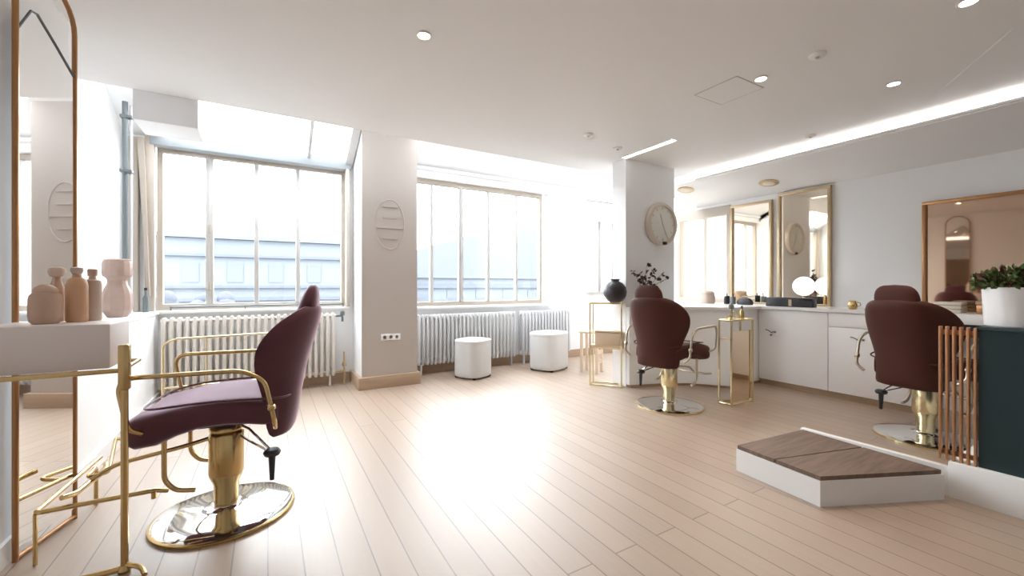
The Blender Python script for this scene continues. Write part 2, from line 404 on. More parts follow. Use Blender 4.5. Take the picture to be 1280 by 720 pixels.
# ------------------------------------------------------------------ ceiling things
def downlight(x, y, label, z=ZC, r=.042, lit=True, big=False):
    t = thing('ceiling_light', label, 'ceiling light', (x, y, z))
    bm = NB(); add_lathe(bm, [(r*.78, -.001), (r, -.001), (r*1.05, -.004), (r*.95, -.008), (r*.80, -.008), (r*.78, -.002)], seg=24)
    obj('trim_ring', bm, 'ceil' if lit else 'vent', t)
    bm = NB(); add_lathe(bm, [(0, -.002), (r*.76, -.002), (r*.74, -.005), (0, -.006)], seg=24)
    obj('diffuser', bm, 'lamp' if lit else 'vent', t)
    return t
downlight(.74, 2.22, 'small round lit downlight in the ceiling toward the left')
downlight(2.83, 1.55, 'small lit downlight at the corner of the ceiling access panel')
downlight(3.68, 1.13, 'lit downlight in the ceiling near the bright light slot')
downlight(2.93, .62, 'lit downlight at the top edge, nearest the camera')
for x, y, lab in ((5.02, 2.66, 'brass rimmed round vent light in soffit above the wall mirrors'), (4.72, 3.55, 'brown round vent light in soffit beside the clock')):
    zz = 2.39 - (x-SX-.045)*(.165/.845)
    t = thing('soffit_light', lab, 'ceiling light', (x, y, zz))
    t.rotation_euler = (0, math.atan(.165/.845), 0)
    bm = NB(); add_lathe(bm, [(.0, .004), (.10, .004), (.105, -.006), (.09, -.014), (.07, -.012), (0, -.010)], seg=28); obj('rim', bm, 'vent', t)
    bm = NB(); add_lathe(bm, [(0, -.009), (.066, -.012), (.05, -.018), (0, -.018)], seg=24); obj('lens', bm, 'towel', t)
for x, y, lab in ((2.83, 1.22, 'small round smoke detector on the bare ceiling between two downlights'), (2.52, 2.92, 'small grey sprinkler rose on the ceiling far from the camera'), (4.30, 1.91, 'small round sensor on ceiling close beside the light slot'), (3.02, 3.06, 'small sensor on ceiling beside the white column')):
    t = thing('ceiling_sensor', lab, 'sensor', (x, y, ZC))
    bm = NB(); add_lathe(bm, [(.045, .0), (.045, -.008), (.036, -.016), (0, -.018)], seg=24); obj('body', bm, 'ceil', t)
    bm = NB(); add_lathe(bm, [(.012, -.017), (.012, -.022), (0, -.024)], seg=12); obj('lens', bm, 'relief', t)
ap = thing('access_panel', 'square flush access panel outlined in the ceiling', 'ceiling panel', (2.82, 1.77, ZC))
bm = NB()
for q in ((-.16, .16, -.16, -.154), (-.16, .16, .154, .16), (-.16, -.154, -.16, .16), (.154, .16, -.16, .16)): add_box(bm, *q, -.002, .001)
obj('seam', bm, 'relief', ap)
obj('panel', boxes([(-.153, .153, -.153, .153, -.003, .001)]), 'ceil', ap)
# slim line light top right and LED slots
p0, p1 = Vector((4.28, 1.12, ZC)), Vector((3.46, .57, ZC))
ll = thing('line_light', 'hairline white strip running diagonally across the ceiling', 'ceiling strip', p0)
d = p1-p0; bm = NB(); add_box(bm, 0, d.length, -.004, .004, -.003, .001); o = obj('strip', bm, 'trimwhite', ll, rotz=math.atan2(d.y, d.x))
sl = thing('slot_light', 'long glowing light slot between the ceiling and lower soffit', 'slot light', (SX, 0, ZC))
obj('diffuser', boxes([(.002, .044, YF, 3.262, -.070, -.01)]), 'led', sl)
obj('lip', boxes([(.0, .046, YF, 3.262, -.088, -.071)]), 'ceil', sl)
s2 = thing('slot_light', 'short glowing light bar on ceiling running up to white column', 'slot light', (3.31, 2.62, ZC))
obj('diffuser', boxes([(-.035, .035, 0, .645, -.004, .0)]), 'led', s2)
obj('lip', boxes([(-.045, -.036, 0, .645, -.008, .0), (.036, .045, 0, .645, -.008, .0)]), 'ceil', s2)

# ------------------------------------------------------------------ radiators
def radiator(x0, x1, z0, z1, y, m, label, group=None, pitch=.058):
    n = int((x1-x0)/pitch)
    t = thing('radiator', label, 'radiator', (x0, y, 0), 0)
    for i in range(n):
        c = (i+.5)*pitch; bm = NB()
        h = z1-z0
        for yy in (-.045, .045):
            add_tube(bm, [(c, yy, z0+.02), (c, yy, z0+.05), (c, yy, z1-.05), (c, yy, z1-.02)], .016, 8, rad=[.010, .018, .018, .010])
        add_box(bm, c-.016, c+.016, -.05, .05, z1-.07, z1, bev=.012); add_box(bm, c-.016, c+.016, -.05, .05, z0, z0+.07, bev=.012)
        if i < 100: obj('section', bm, m, t)
        else: bm.free()
    for zz in (z0+.035, z1-.035):
        bm = NB(); add_tube(bm, [(.0, 0, zz), (n*pitch, 0, zz)], .018, 8); obj('header_pipe', bm, m, t)
    for xx in (.06, n*pitch/2, n*pitch-.06):
        obj('foot', boxes([(xx-.01, xx+.01, -.02, .02, 0, z0+.01)]), m, t)
    return t, n*pitch
t, L = radiator(-.86, .68, .11, .80, 4.97, 'radiator', 'cream ribbed radiator under the left window')
bm = NB(); add_tube(bm, fillet([(L, 0, .765), (L+.07, 0, .765), (L+.07, 0, .70)], .02), .012, 10); add_lathe(bm, [(.0, 0), (.022, .0), (.026, .02), (.022, .05), (0, .055)], (L+.07, 0, .765), 14)
obj('valve', bm, 'greypipe', t)
bm = NB(); add_tube(bm, fillet([(L, 0, .15), (L+.09, 0, .15), (L+.09, 0, 0)], .02), .012, 10)
add_lathe(bm, [(.0, 0), (.02, .0), (.026, .02), (.02, .05), (0, .055)], (L+.09, 0, .20), 14); add_tube(bm, [(L+.09, 0, .15), (L+.09, 0, .36)], .010, 8)
obj('pipework', bm, 'vent', t)
t2, L2 = radiator(1.56, 2.98, .12, .74, 4.98, 'radwhite', 'white ribbed radiator under the middle window, beside the pillar', pitch=.054)
bm = NB(); add_tube(bm, fillet([(0, 0, .70), (-.05, 0, .70), (-.05, 0, .40)], .02), .010, 10); add_lathe(bm, [(0, 0), (.02, 0), (.024, .02), (.018, .05), (0, .055)], (-.05, 0, .37), 14)
obj('valve', bm, 'black', t2)
t3, L3 = radiator(3.05, 3.95, .12, .74, 4.98, 'radwhite', 'white ribbed radiator behind the larger white pouf', pitch=.054)

# towel rail in front of radiator 1
tr = thing('towel_rail', 'thin brass double rail standing in front of cream radiator', 'rail', (-.55, 3.95, 0))
bm = NB(); add_tube(bm, fillet([(-.12, 0, 0), (-.12, 0, .66), (-.06, 0, .70), (.60, 0, .71), (.60, 0, 0)], .05), .008, 10); obj('frame', bm, 'brasspale', tr)
bm = NB(); add_tube(bm, [(-.12, 0, .34), (.6, 0, .34)], .006, 8); obj('crossbar', bm, 'brasspale', tr)
bm = NB(); add_tube(bm, [(.14, 0, .34), (.14, 0, .70)], .006, 8); obj('stay', bm, 'brasspale', tr)

# ------------------------------------------------------------------ poufs
def pouf(x, y, w, d, h, n, lab, rot):
    t = thing('pouf', lab, 'pouf', (x, y, 0), rot)
    def ring(s, z):
        pts = []
        for k in range(n*6):
            a = 2*PI*k/(n*6); e = 3.2
            ca, sa = math.cos(a), math.sin(a)
            pts.append((w/2*s*math.copysign(abs(ca)**(2/e), ca), d/2*s*math.copysign(abs(sa)**(2/e), sa), z))
        return pts
    bm = NB(); add_loft(bm, [ring(.94, .02), ring(.985, .035), ring(1, .08), ring(1.0, h-.09), ring(.99, h-.05)]); obj('body', bm, 'poufs', t, sharp=50)
    bm = NB(); add_loft(bm, [ring(1.0, h-.049), ring(1.015, h-.03), ring(1.0, h-.008), ring(.93, h), ring(.4, h+.004)]); obj('cushion', bm, 'poufs', t, sharp=50)
    for sx in (-1, 1):
        for sy in (-1, 1):
            bm = NB(); add_lathe(bm, [(.016, 0), (.02, .004), (.02, .022)], (sx*w*.36, sy*d*.36, 0), 12); obj('foot', bm, 'black', t)
M['poufs'] = mat('offwhite_leather', (.66, .66, .66), .5)
pouf(2.14, 4.58, .40, .38, .455, 6, 'narrower white rounded pouf in front of white radiator', .45)
pouf(3.21, 4.50, .50, .42, .49, 6, 'wider white rounded pouf standing right of the smaller one', .4)

# ------------------------------------------------------------------ salon chair
def se_ring(x, w, z0, z1, e=4.0, n=36, dish=0.0):
    pts = []; cz, hz = (z0+z1)/2, (z1-z0)/2
    for k in range(n):
        a = 2*PI*k/n; ca, sa = math.cos(a), math.sin(a)
        y = w*math.copysign(abs(ca)**(2/e), ca); z = cz+hz*math.copysign(abs(sa)**(2/e), sa)
        if sa > 0: z -= dish*(1-(y/w)**2)
        pts.append((x, y, z))
    return pts
def make_chair(fabric, label, metal='brass', bandm='brass', arm='brass'):
    t = thing('salon_chair', label, 'chair')
    # seat
    bm = NB()
    prof = [(.315, .20, .455, .530), (.300, .235, .425, .555), (.27, .255, .412, .568), (.20, .262, .420, .583), (.13, .262, .452, .597),
            (.05, .258, .474, .607), (-.05, .252, .476, .610), (-.12, .240, .466, .606), (-.18, .222, .450, .592), (-.235, .195, .44, .57), (-.25, .16, .46, .54)]
    add_loft(bm, [se_ring(x, w, a, b, 4.5, dish=.018) for x, w, a, b in prof]); st = obj('seat', bm, fabric, t, sharp=60)
    bm = NB(); pts = []
    for k in range(60):
        a = 2*PI*k/60; ca, sa = math.cos(a), math.sin(a)
        x = -.01+.285*math.copysign(abs(ca)**.5, ca); y = .243*math.copysign(abs(sa)**.5, sa)
        z = .592+.006-.30*(x+.02)**2
        pts.append((x, y, z))
    add_tube(bm, pts, .005, 6, closed=True); obj('piping', bm, fabric, st)
    # backrest
    rows = [(.385, -.238, .180, .02, .045), (.40, -.226, .200, .05, .075), (.48, -.232, .200, .075, .085), (.56, -.242, .202, .09, .085), (.64, -.256, .226, .12, .085), (.71, -.270, .256, .15, .085),
            (.78, -.288, .274, .17, .085), (.84, -.306, .277, .17, .085), (.89, -.324, .263, .15, .082), (.935, -.340, .240, .12, .078), (.97, -.353, .205, .08, .07), (.995, -.363, .155, .04, .055), (1.005, -.372, .09, .01, .03)]
    rings = []; n = 15
    for z, xc, w, wr_, th in rows:
        front = []; back = []
        for i in range(n):
            s = -1+2*i/(n-1); q = abs(s)
            ed = (1-q**6)**.5
            mid = xc+wr_*q**2.4
            front.append((mid+th*.12*(1-ed)+ .0 - th*.5*(1-ed), w*s, z)); back.append((mid-th*.5-th*.5*ed, w*s, z))
        rings.append(front+list(reversed(back)))
    bm = NB(); add_loft(bm, rings); bk = obj('backrest', bm, fabric, t, sharp=60, sub=1)
    # headrest
    bm = NB(); rr = []
    for z, w, th, xo in ((.88, .07, .03, 0), (.895, .105, .08, -.004), (.93, .122, .105, -.012), (.98, .128, .10, -.028), (1.04, .126, .082, -.040), (1.08, .108, .060, -.048), (1.106, .07, .032, -.053)):
        ring = []
        for k in range(24):
            a = 2*PI*k/24; ca, sa = math.cos(a), math.sin(a)
            ring.append((-.33+xo+th/2*math.copysign(abs(ca)**.7, ca), w*math.copysign(abs(sa)**.7, sa), z))
        rr.append(ring)
    add_loft(bm, rr); obj('headrest', bm, fabric, t, sharp=60, sub=1)
    bm = NB()
    for sy in (-.05, .05): add_tube(bm, [(-.355, sy, .82), (-.385, sy, .93)], .007, 8)
    obj('headrest_rod', bm, 'black', t)
    # arms
    for sy in (-1, 1):
        y = sy*.305
        bm = NB(); add_tube(bm, fillet([(.235, sy*.262, .50), (.262, y, .53), (.30, y, .735), (-.12, y, .735), (-.205, y, .69), (-.245, y, .50), (-.24, sy*.255, .46)], .07, 8), .0095, 12)
        ar = obj('armrest', bm, arm, t)
        bm = NB(); add_lathe(bm, [(0, 0), (.016, 0), (.018, .008), (.014, .022), (0, .024)], seg=14, mtx=Matrix.Translation((-.232, y-sy*.01, .565)) @ Matrix.Rotation(-sy*PI/2, 4, 'X'))
        obj('arm_knob', bm, arm, ar)
    # pedestal
    bm = NB(); add_lathe(bm, [(.048, .018), (.050, .05), (.052, .145), (.068, .185), (.072, .20), (.072, .385), (.066, .395), (0, .395)], seg=36); col = obj('column', bm, metal, t)
    bm = NB(); add_lathe(bm, [(.0, .394), (.060, .394), (.070, .405), (.070, .42), (.058, .435), (.045, .452), (0, .452)], seg=30); obj('collar', bm, metal, col)
    bm = NB(); add_box(bm, -.13, .13, -.09, .09, .440, .468, bev=.008); obj('seat_plate', bm, 'black', t)
    bm = NB(); add_lathe(bm, [(0, .0), (.285, .0), (.293, .002), (.293, .012), (.284, .016)], seg=72); obj('base_rim', bm, bandm, t)
    bm = NB(); add_lathe(bm, [(.284, .0155), (.27, .022), (.20, .029), (.10, .036), (.062, .042), (.055, .05), (0, .05)], seg=72); obj('base_disc', bm, 'chrome', t)
    # pump lever, on the rear left
    bm = NB()
    for o_ in (0, .022): add_tube(bm, [(-.05, .03, .435-o_*2.2), (-.11, .08, .415-o_*2.6), (-.20, .15, .335-o_*.6)], .0055, 8)
    lv = obj('pump_lever', bm, 'chrome', t)
    bm = NB(); add_lathe(bm, [(0, 0), (.032, .0), (.038, .014), (.028, .028), (0, .032)], (-.215, .16, .305), 16); add_tube(bm, [(-.215, .16, .31), (-.215, .163, .19)], .01, 10, rad=[.016, .010])
    obj('lever_pedal', bm, 'black', lv)
    return t
def add_footrest(t, metal='brass'):
    # tee shaped footrest reaching forward
    bm = NB(); add_tube(bm, fillet([(.06, 0, .37), (.16, 0, .345), (.42, 0, .30), (.50, 0, .245)], .05), .010, 10); add_tube(bm, fillet([(.52, -.17, .25), (.50, -.12, .24), (.50, .12, .24), (.52, .17, .25)], .03), .011, 10)
    obj('footrest', bm, metal, t)
    for sy in (-1, 1):
        bm = NB(); add_tube(bm, fillet([(.19, sy*.17, .45), (.19, sy*.17, .26), (.15, sy*.17, .21), (.08, sy*.17, .20)], .06), .010, 10); obj('footrest_hook', bm, metal, t)

chair = make_chair('velvet', 'burgundy velvet salon chair with brass arms in left foreground')
add_footrest(chair)
chair.location = (-.174, 2.445, 0); chair.rotation_euler = (0, 0, math.atan2(.14, -.99))
chairb = make_chair('brown', 'oxblood salon chair seen from behind beside the small brass console', metal='brasspale', bandm='brasspale', arm='armsteel')
add_footrest(chairb, 'armsteel')
chairb.location = (3.17, 2.56, 0); chairb.rotation_euler = (0, 0, math.radians(12)); chairb['group'] = 'oxblood salon chairs at the counter'
chairc = dup(chairb, (4.09, 1.08, 0), math.radians(-8), 'oxblood salon chair behind the copper slat screen at the cabinets', 'oxblood salon chairs at the counter')

# ------------------------------------------------------------------ tall mirror on the left
mr = thing('tall_mirror', 'tall arched mirror in a slim brass frame against left wall', 'mirror', (-.868, 2.43, 0), -math.radians(14.5))
# local: y runs along the mirror, x towards the room
W = .32
arch = [(0, 0, 0), (0, 0, 2.28)] + [(0, W/2-W/2*math.cos(PI*k/14), 2.28+.16*math.sin(PI*k/14)) for k in range(1, 14)] + [(0, W, 2.28), (0, W, 0)]
bm = NB(); add_tube(bm, arch, .010, 10); add_tube(bm, [(0, 0, .012), (0, W, .012)], .009, 10); obj('frame', bm, 'copper', mr)
poly = [(.0, .05), (W, .05), (W, 2.075), (W*.65, 2.165), (W*.32, 2.245), (W*.22, 2.24), (0, 2.12)]
mtx = Matrix(((0, 0, 1, 0), (1, 0, 0, 0), (0, 1, 0, 0), (0, 0, 0, 1)))
bm = NB(); add_prism(bm, poly, -.006, .002, mtx); obj('glass', bm, 'mirror', mr)
bm = NB(); add_tube(bm, [(.003, y, z) for y, z in poly[2:]], .0045, 8); obj('glass_edge', bm, 'greypipe', mr)

# ------------------------------------------------------------------ brass console on the left
cn = thing('brass_console', 'wall console with pale stone shelf on thin brass frame at left', 'console table', (-.87, 2.15, 0))
obj('shelf', boxes([(0, .35, 0, .255, .783, .955)], bev=.008), 'marble', cn)
bm = NB(); add_tube(bm, [(.0, -.02, .775), (.385, -.02, .775)], .009, 10); obj('front_rail', bm, 'brass', cn)
bm = NB(); add_tube(bm, fillet([(.395, -.02, .84), (.395, -.02, .03), (.395, -.02, .016), (.02, -.02, .016)], .02), .012, 12); lg = obj('leg', bm, 'brass', cn)
obj('leg_bracket', boxes([(.378, .412, -.037, -.003, .70, .875)], bev=.006), 'brass', lg)
bm = NB(); add_lathe(bm, [(.0, 0), (.018, .0), (.022, .012), (.014, .03), (0, .03)], (.395, -.02, 0), 14); add_tube(bm, fillet([(.395, -.02, .03), (.45, -.05, .02), (.47, -.10, .012)], .03), .009, 8); obj('leg_foot', bm, 'brass', lg)
bm = NB(); add_tube(bm, [(.01, -.02, .775), (.01, -.02, 0)], .012, 12); obj('leg', bm, 'brass', cn)
bm = NB(); add_tube(bm, [(.385, -.02, .775), (.385, .245, .775), (.02, .245, .775)], .008, 10); obj('side_rail', bm, 'brass', cn)
# footrest bars of the console
ft = thing('foot_rail', 'low brass foot rail of bent tubes beneath the left console', 'foot rail', (-.79, 2.36, 0))
bm = NB(); add_tube(bm, fillet([(.40, .035, .18), (.36, .0, .205), (0, 0, .205), (.035, .60, .205)], .02), .010, 10); obj('front_bar', bm, 'brass', ft)
bm = NB(); add_tube(bm, fillet([(.045, .50, 0), (.045, .50, .19), (.05, .36, .19), (.13, .34, .205), (.02, .92, .205), (.12, .80, .205)], .03), .009, 10); obj('rear_bar', bm, 'brass', ft)
for x_, y_ in ((0, 0), (.36, 0)):
    bm = NB(); add_tube(bm, [(x_, y_, 0), (x_, y_, .20)], .007, 8) if x_ == 0 else add_tube(bm, [(x_, y_, .20), (x_, y_, .17)], .010, 8); obj('stub', bm, 'brass', ft)

# jars on the shelf (z .955)
ZS = .955
j = thing('lidded_jar', 'squat terracotta jar with domed lid at front of stone shelf', 'jar', (-.73, 2.262, ZS))
bm = NB(); add_lathe(bm, [(0, 0), (.034, 0), (.043, .010), (.046, .03), (.046, .092), (.043, .108), (.036, .116), (0, .116)], seg=32); obj('body', bm, 'clay', j)
bm = NB(); add_lathe(bm, [(.034, .118), (.035, .126), (.030, .136), (.018, .146), (.010, .150), (0, .150)], seg=28); obj('lid', bm, 'clay', j)
j = thing('stoppered_bottle', 'orange bottle with round stopper, nearest the lidded jar', 'bottle', (-.66, 2.318, ZS))
bm = NB(); add_lathe(bm, [(0, 0), (.030, 0), (.034, .008), (.034, .145), (.028, .168), (.014, .178), (.013, .190), (0, .19)], seg=28); obj('body', bm, 'clay3', j)
bm = NB(); add_lathe(bm, [(0, .19), (.014, .192), (.019, .205), (.017, .216), (0, .220)], seg=20); obj('stopper', bm, 'clay2', j)
j = thing('stoppered_bottle', 'pale pink bottle with pink cap, rightmost on the stone shelf', 'bottle', (-.630, 2.378, ZS))
bm = NB(); add_lathe(bm, [(0, 0), (.026, 0), (.029, .008), (.029, .15), (.025, .165), (.012, .172), (.011, .184), (0, .184)], seg=28); obj('body', bm, 'clay2', j)
bm = NB(); add_lathe(bm, [(0, .184), (.015, .185), (.016, .208), (.013, .214), (0, .214)], seg=20); obj('cap', bm, 'clay', j)
j = thing('small_flask', 'brown round-topped flask standing behind the lidded jar', 'bottle', (-.735, 2.378, ZS))
bm = NB(); add_lathe(bm, [(0, 0), (.020, 0), (.023, .01), (.023, .13), (.014, .165), (.012, .18), (0, .18)], seg=28); obj('body', bm, 'clay', j)
bm = NB(); add_lathe(bm, [(0, .178), (.02, .183), (.027, .20), (.024, .215), (.012, .222), (0, .222)], seg=24); obj('stopper', bm, 'clay2', j)
# big vase on the ledge
v = thing('ledge_vase', 'tall rose stoneware vase with pinched waist on white ledge', 'vase', (-1.0, 4.30, .8585))
bm = NB(); add_lathe(bm, [(0, 0), (.060, 0), (.070, .015), (.088, .05), (.092, .10), (.090, .17), (.078, .215), (.062, .25), (.058, .28), (.066, .30), (.086, .315), (.090, .34), (.089, .41), (.083, .43), (.075, .435), (.072, .42), (.068, .38), (0, .36)], seg=14)
obj('body', bm, 'pinkpot', v, sharp=20)
bm = NB(); add_lathe(bm, [(.078, .434), (.081, .443), (.070, .446), (.066, .436)], seg=28); obj('rim', bm, 'clay2', v)
j = thing('ledge_bottle', 'thin dark bottle in the window corner behind the rose vase', 'bottle', (-.955, 4.93, .858))
bm = NB(); add_lathe(bm, [(0, 0), (.02, 0), (.022, .01), (.022, .13), (.010, .16), (.010, .2), (0, .2)], seg=16); obj('body', bm, 'greypipe', j)
bm = NB(); add_lathe(bm, [(0, .2), (.012, .2), (.012, .222), (0, .222)], seg=14); obj('cap', bm, 'black', j)

# ------------------------------------------------------------------ cabinets and counter on the right
CXF = 4.77; CZ = .868
yy = [2.64, 1.965, 1.30]
for (y1, y0), lab, hy in (((2.64, 1.966), 'white cabinet with single tall door beside the small brass console', 2.52), ((1.964, 1.30), 'white cabinet with top drawer, just left of the rear oxblood chair', 1.74)):
    c = thing('base_cabinet', lab, 'cabinet', (CXF, y0, 0))
    w = y1-y0
    obj('body', boxes([(.02, XR-CXF-.001, 0.001, w-.001, .06, CZ-.032)]), 'cab', c)
    obj('kickboard', boxes([(.035, XR-CXF-.01, 0.001, w-.001, 0, .06)]), 'skirt', c)
    split = hy < 2
    if split:
        obj('drawer', boxes([(0, .0195, .003, w-.003, .70, CZ-.036)], bev=.002), 'cab', c)
    dr = obj('door', boxes([(0, .0195, .003, w-.003, .062, .694 if split else CZ-.036)], bev=.002), 'cab', c)
    hz = .595; hh = hy-y0
    bm = NB()
    add_tube(bm, fillet([(-.001, hh-.035, hz), (-.02, hh-.03, hz-.01), (-.022, hh, hz+.012), (-.02, hh+.03, hz+.02), (-.001, hh+.038, hz+.015)], .01), .005, 8)
    add_lathe(bm, [(0, 0), (.009, 0), (.011, .012), (0, .016)], seg=12, mtx=Matrix.Translation((-.001, hh-.06, hz)) @ Matrix.Rotation(-PI/2, 4, 'Y'))
    if not split: add_lathe(bm, [(0, 0), (.009, 0), (.011, .012), (0, .016)], seg=12, mtx=Matrix.Translation((-.001, hh-.02, hz-.035)) @ Matrix.Rotation(-PI/2, 4, 'Y'))
    obj('handle', bm, 'greypipe', dr)
# peninsula
pen = [(3.352, 3.22), (3.72, 3.10), (3.98, 2.96), (4.14, 2.76), (4.24, 2.645), (XR-.03, 2.645), (XR-.03, 3.265), (3.352, 3.265)]
c = thing('curved_cabinet', 'white curved counter base wrapping in front of the white column', 'cabinet', (0, 0, 0))
bm = NB(); add_prism(bm, pen, .03, CZ-.032); obj('body', bm, 'trimwhite', c)
bm = NB(); add_prism(bm, [(x+.02, y+.012 if y < 3.2 else y-.005) for x, y in pen], 0, .03); obj('kickboard', bm, 'skirt', c)
bm = NB()
top = [(3.33, 3.20), (3.71, 3.08), (3.96, 2.94), (4.12, 2.74), (4.22, 2.62), (CXF-.02, 2.60), (CXF-.02, 1.28), (XR-.002, 1.28), (XR-.002, 3.265), (3.33, 3.265)]
add_prism(bm, top, CZ-.031, CZ)
tag(obj('worktop', bm, 'counter', bevel=.003), 'long pale white worktop running over cabinets below the wall mirrors', 'worktop')
# rear cabinet part beyond the column up to the window wall
c = thing('base_cabinet', 'white cabinet under the right wall window behind the column', 'cabinet', (CXF, 3.275, 0))
obj('body', boxes([(.02, XR-CXF-.001, .001, 1.0, .06, CZ-.03)]), 'cab', c); obj('door', boxes([(0, .0195, .003, .997, .062, CZ-.036)], bev=.002), 'cab', c)
obj('kickboard', boxes([(.035, XR-CXF-.01, .001, 1.0, 0, .06)]), 'skirt', c)
obj('top', boxes([(-.02, XR-CXF-.001, .001, 1.0, CZ-.0295, CZ)]), 'counter', c)
# desk slab under the bronze mirror
ds = thing('wall_desk', 'white wall-hung desk slab below large bronze mirror', 'desk', (4.77, .2, 0))
obj('top', boxes([(0, XR-4.77-.002, 0, 1.075, .79, .868)], bev=.004), 'counter', ds)
obj('drawer', boxes([(.05, XR-4.77-.01, .35, 1.02, .69, .788)], bev=.003), 'black', ds)
obj('support', boxes([(.42, XR-4.77-.005, 0.1, 1.07, 0, .69)], bev=.003), 'cab', ds)

# mirrors on the right wall
def wall_mirror(y0, y1, z0, z1, gm, fm, lab, fw=.03, fd=.05, left=True):
    t = thing('wall_mirror', lab, 'mirror', (XR, y0, z0))
    w, h = y1-y0, z1-z0
    bs = [(-fd, -.001, 0, w, h-fw, h), (-fd, -.001, 0, fw, 0, h-fw), (-fd, -.001, w-fw, w, 0, h-fw), (-fd, -.001, fw, w-fw, 0, fw*.7)]
    obj('frame', boxes(bs, bev=.003), fm, t)
    obj('glass', boxes([(-fd*.5, -.002, fw-.002, w-fw+.002, fw*.5, h-fw+.002)]), gm, t)
    return t
wall_mirror(.30, 1.43, .869, 1.885, 'bronze', 'copper', 'large bronze tinted mirror in copper brown frame above desk', .03, .05)
wall_mirror(2.17, 2.72, .869, 2.21, 'mirrorwarm', 'vent', 'brass framed mirror behind the white globe lamp')
wall_mirror(2.79, 3.32, .869, 2.16, 'mirrorwarm', 'vent', 'brass framed mirror next to the wall window')

# globe lamp and black boxes on the worktop
t = thing('globe_lamp', 'white globe lamp on worktop before the brass framed mirror', 'lamp', (5.10, 2.33, CZ))
bm = NB(); add_lathe(bm, [(0, 0), (.05, 0), (.052, .01), (.018, .02), (.014, .12), (.03, .13), (0, .13)], seg=24); obj('base', bm, 'brass', t)
bm = NB(); bmesh.ops.create_uvsphere(bm, u_segments=28, v_segments=18, radius=.105, matrix=Matrix.Translation((0, 0, .225))); obj('globe', bm, 'globe', t)
t = thing('black_tray', 'long low black glossy box at the foot of globe lamp mirror', 'box', (4.90, 2.16, CZ))
obj('body', boxes([(0, .10, 0, .47, 0, .085)], bev=.004), 'black', t); obj('lid', boxes([(-.004, .104, -.004, .474, .086, .100)], bev=.003), 'darkpot', t)
obj('label_strip', boxes([(-.002, .0, .20, .23, .01, .08)]), 'vent', t)
for i, (yy_, m_, lab) in enumerate(((3.16, 'black', 'dark upright tool holder left of the black styling pouch'), (3.08, 'greypipe', 'small grey canister between tool holder and pouch'))):
    t = thing('tool_canister', lab, 'canister', (5.0, yy_, CZ))
    bm = NB(); add_lathe(bm, [(0, 0), (.03, 0), (.032, .01), (.032, .10-.01*i), (.027, .10-.01*i), (.027, .03), (0, .03)], seg=18); obj('cup', bm, m_, t)
    bm = NB(); add_tube(bm, [(0, .0, .032), (.01, .005, .13)], .006, 8); obj('brush', bm, 'black', t)
t = thing('styling_pouch', 'dark slumped styling pouch on worktop in front of wall mirror', 'pouch', (5.0, 2.93, CZ))
bm = NB(); add_loft(bm, [[(x*.5*sc_, y*sc_, z) for x, y in [(.06*math.cos(a*PI/8), .10*math.sin(a*PI/8)) for a in range(16)]] for z, sc_ in ((0, .95), (.02, 1.05), (.05, .95), (.075, .7), (.085, .3))]); obj('body', bm, 'darkpot', t)
bm = NB(); add_tube(bm, fillet([(0, -.06, .06), (0, -.03, .10), (0, .03, .10), (0, .06, .06)], .02), .005, 8); obj('strap', bm, 'vent', t)
t = thing('pink_canister', 'rounded pale pink canister on worktop before the wall window', 'canister', (4.98, 3.42, CZ+.0005))
bm = NB(); add_lathe(bm, [(0, 0), (.085, 0), (.095, .01), (.095, .10), (.088, .11), (0, .11)], seg=28); obj('body', bm, 'clay2', t)
bm = NB(); add_lathe(bm, [(.090, .1105), (.088, .14), (.06, .165), (0, .17)], seg=28); obj('lid', bm, 'clay2', t)
t = thing('gold_jug', 'little gold jug on worktop left of the rear oxblood chair', 'jug', (4.95, 1.83, CZ))
bm = NB(); add_lathe(bm, [(0, 0), (.028, 0), (.038, .02), (.038, .05), (.026, .07), (.030, .085), (.026, .085), (.02, .07), (0, .06)], seg=24); obj('body', bm, 'brass', t)
bm = NB(); add_tube(bm, fillet([(0, -.036, .03), (0, -.065, .035), (0, -.06, .065), (0, -.03, .07)], .015), .004, 8); obj('handle', bm, 'brass', t)
t = thing('gold_cup', 'small curled gold hook stand beside the gold jug', 'stand', (4.95, 1.72, CZ))
bm = NB(); add_lathe(bm, [(0, 0), (.02, 0), (.02, .006), (0, .006)], seg=16); obj('foot', bm, 'brass', t)
bm = NB(); add_tube(bm, fillet([(0, 0, .004), (0, 0, .04), (0, -.02, .055), (0, -.03, .04)], .01), .004, 8); obj('hook', bm, 'brass', t)
# towels etc on desk
t = thing('towel_stack', 'folded cream towels at left end of the wall desk', 'towels', (5.08, 1.20, .868))
for k in range(3): obj('towel', boxes([(-.08+.004*k, .10, -.10, .09-.006*k, .031*k, .031*k+.029)], bev=.012), 'towel', t)
t = thing('brown_case', 'brown leather case on the desk beside the towels', 'case', (5.10, .82, .868))
obj('body', boxes([(-.08, .12, -.13, .20, 0, .075)], bev=.008), 'copper', t); obj('lid', boxes([(-.084, .124, -.134, .204, .076, .10)], bev=.006), 'skirt', t)

